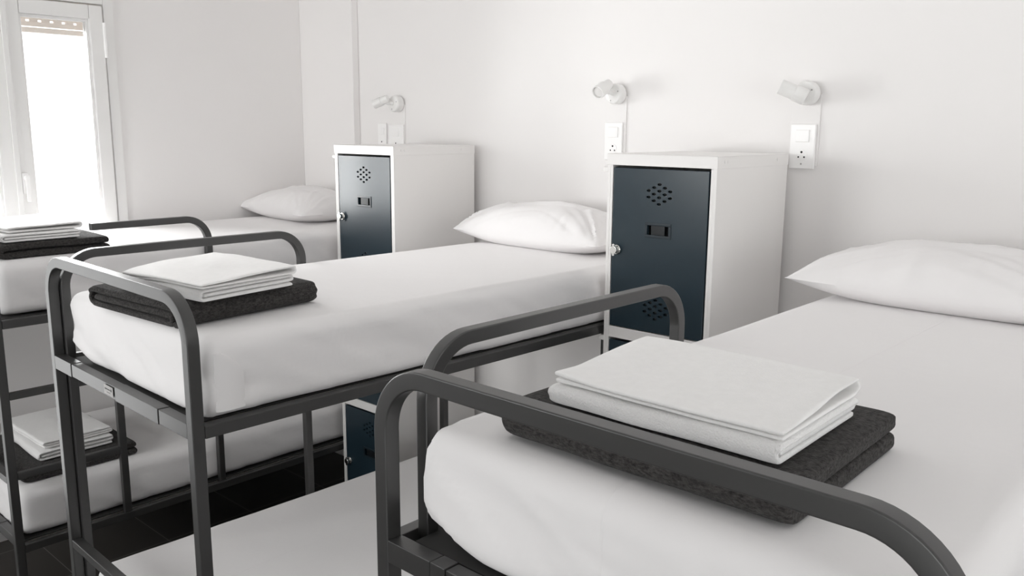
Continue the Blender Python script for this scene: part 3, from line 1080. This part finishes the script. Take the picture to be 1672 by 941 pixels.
def lamp(x, z, head_c, head_dir, label, length=.09, front=.025, rear=.019):
    root = empty('wall_lamp', (x, YB, z))
    tag(root, label, 'wall lamp', 'white spot lamps on the wall')
    y0 = -.011
    rb = .0425
    base = MB().lathe((0, y0, 0), (0, -1, 0), [(0, rb), (.030, rb), (.036, rb - .002), (.039, rb - .006), (.040, .02), (.040, .001)], 40)
    base.build('base', M['lamp'], root, 40)
    for (dx, dz) in ((.026, .010), (-.010, -.028)):
        MB().cyl((dx, y0 - .036, dz), (dx, y0 - .0405, dz), .003, n=12).build('screw', M['steel'], root, 40)
    hc = Vector(head_c)
    d = Vector(head_dir).normalized()
    # arm with a knuckle
    a0 = Vector((0, y0 - .038, 0))
    arm = MB().cyl(a0, a0.lerp(hc, .75), .0085, n=18)
    arm.lathe(a0.lerp(hc, .30), hc - a0, [(0, .0095), (.002, .0115), (.016, .0115), (.018, .0095)], 18)
    arm.build('arm', M['lamp'], root, 40)
    # head: narrow rear barrel, wider front barrel, open rim
    L, rad, rr = length, front, rear
    p0 = hc - d * L * .55
    hd = MB()
    hd.lathe(p0, d, [(0, .003), (.0008, rr * .80), (.003, rr * .95), (.007, rr), (L * .45, rr), (L * .455, rr * .97), (L * .47, rr * .97), (L * .475, rad * .99), (L * .49, rad),
                     (L * .985, rad), (L, rad * .98), (L, rad * .86), (L * .88, rad * .84), (L * .88, .002)], 40)
    ho = hd.build('head', M['lamp'], root, 40)
    ln_ = MB().lathe(p0 + d * (L * .885), d, [(0, .001), (0, rad * .82), (.003, rad * .8), (.005, rad * .45), (.0055, .001)], 32)
    ln_.build('lens', M['lamp_glass'], ho, 40)
    return root

g1 = cable_cover(1.016, 1.128, 1.898, 2.155, 'white cable cover under the rightmost wall lamp')
switch_plate(1.0245, 1.1205, 1.8865, 2.048, g1, 'white switch and socket plate right of the middle locker, fully visible')
lamp(1.083, 2.158, (-.027, -.095, .004), (-.81, -.40, .39), 'white wall lamp above the fully visible switch plate, head turned left', .100, .0265, .0295)
g2 = cable_cover(.172, .280, 1.87, 2.165, 'white cable cover under the wall lamp whose lens faces the room')
switch_plate(.176, .268, 1.892, 2.053, g2, 'white switch and socket plate half hidden by the middle locker')
lamp(.238, 2.172, (-.012, -.105, .020), (.01, -.93, -.455), 'white wall lamp above the middle locker, lens facing the room', .092, .0285, .0215)
g3 = cable_cover(-1.262, -1.162, 1.86, 2.145, 'white cable cover under the lamp above the locker beside the window bunk')
switch_plate(-1.288, -1.165, 1.880, 2.038, g3, 'white switch plate above the window-side locker, wider of its two plates')
lamp(-1.205, 2.149, (-.045, -.100, .010), (-.80, -.45, -.35), 'white wall lamp above the locker beside the window bunk', .088, .0245, .0215)
switch_plate(-1.389, -1.317, 1.885, 2.047, YB, 'narrow white plate left of the window-side switch plate', True)

# ------------------------------------------------------------------ light
w = bpy.data.worlds.new('overcast_sky')
scene.world = w
w.use_nodes = True
bg = w.node_tree.nodes['Background']
bg.inputs['Color'].default_value = (1.0, 0.988, 0.983, 1)
bg.inputs['Strength'].default_value = 2.0

def area_light(name, loc, rot, sx, sy, power, col=(1, .988, .983)):
    l = bpy.data.lights.new(name, 'AREA')
    l.shape = 'RECTANGLE'
    l.size, l.size_y = sx, sy
    l.energy = power
    l.color = col
    o = bpy.data.objects.new(name, l)
    COL.objects.link(o)
    o.location = loc
    o.rotation_euler = rot
    return o
# daylight through the left-wall windows; front and right lights are added fill
LZ = (WZ0 + WZ1) / 2
def aim(d):
    return Vector(d).to_track_quat('-Z', 'Y').to_euler()
for yc in (-1.3815, -1.8345):            # one behind each pane, below the shutter
    area_light('daylight_left_window', (XL - .03, yc, 1.90), (0, -PI / 2, 0), 1.15, .312, 23)
area_light('daylight_side_window', (XL - .34, (VY0 + VY1) / 2, (VZ0 + WZ1) / 2), (0, -PI / 2, 0), 2.6, .95, 11)
area_light('added_front_fill', ((FX0 + FX1) / 2, YF - .3, FZ1 / 2), (PI / 2, 0, 0), 2.0, 2.3, 24)  # added fill for the bed fronts and lower beds
area_light('added_high_fill', ((HX0 + HX1) / 2, YF - .25, (HZ0 + HZ1) / 2), (PI / 2, 0, 0), 1.7, 1.2, 72)  # added fill for the left wall, corner and lower beds
area_light('added_right_fill', (XR + .25, (RY0 + RY1) / 2, (RZ0 + RZ1) / 2), (0, PI / 2, 0), 1.7, 3.3, 9)  # added weak fill for the sides that face right
# unseen panel added low outside, brightening the ceiling for light from above
area_light('added_ceiling_fill', (XR + 1.9, (RY0 + RY1) / 2, .0), aim((-1.9, 0, 2.0)), 3.4, 2.2, 265)

# ------------------------------------------------------------------ camera
cam = bpy.data.cameras.new('camera')
co = bpy.data.objects.new('camera', cam)
COL.objects.link(co)
fpx, yaw, pitch, roll = 1399.446, 0.7397, -0.1852, 0.0073
cam.sensor_fit = 'HORIZONTAL'
cam.sensor_width = 36.0
cam.lens = fpx / 1672 * 36.0
cam.clip_start = .02
cy_, sy_, cp_, sp_ = math.cos(yaw), math.sin(yaw), math.cos(pitch), math.sin(pitch)
fw = Vector((-sy_ * cp_, cy_ * cp_, sp_))
ri = Vector((cy_, sy_, 0))
up = ri.cross(fw)
cr, sr = math.cos(roll), math.sin(roll)
r2, u2 = ri * cr + up * sr, up * cr - ri * sr
mw = Matrix((r2, u2, -fw)).transposed().to_4x4()
mw.translation = Vector((2.4375, -3.0451, 1.8733 + DZ))
co.matrix_world = mw
scene.camera = co

# ------------------------------------------------------------------ view
scene.view_settings.view_transform = 'Standard'
scene.view_settings.look = 'None'
scene.view_settings.gamma = 1.0
scene.view_settings.use_curve_mapping = False
scene.view_settings.exposure = 0.21
scene.cycles.max_bounces = 12
scene.cycles.diffuse_bounces = 8
scene.cycles.transparent_max_bounces = 16
scene.cycles.caustics_reflective = False
scene.cycles.caustics_refractive = False
scene.cycles.sample_clamp_indirect = 8.0
scene.cycles.use_denoising = True
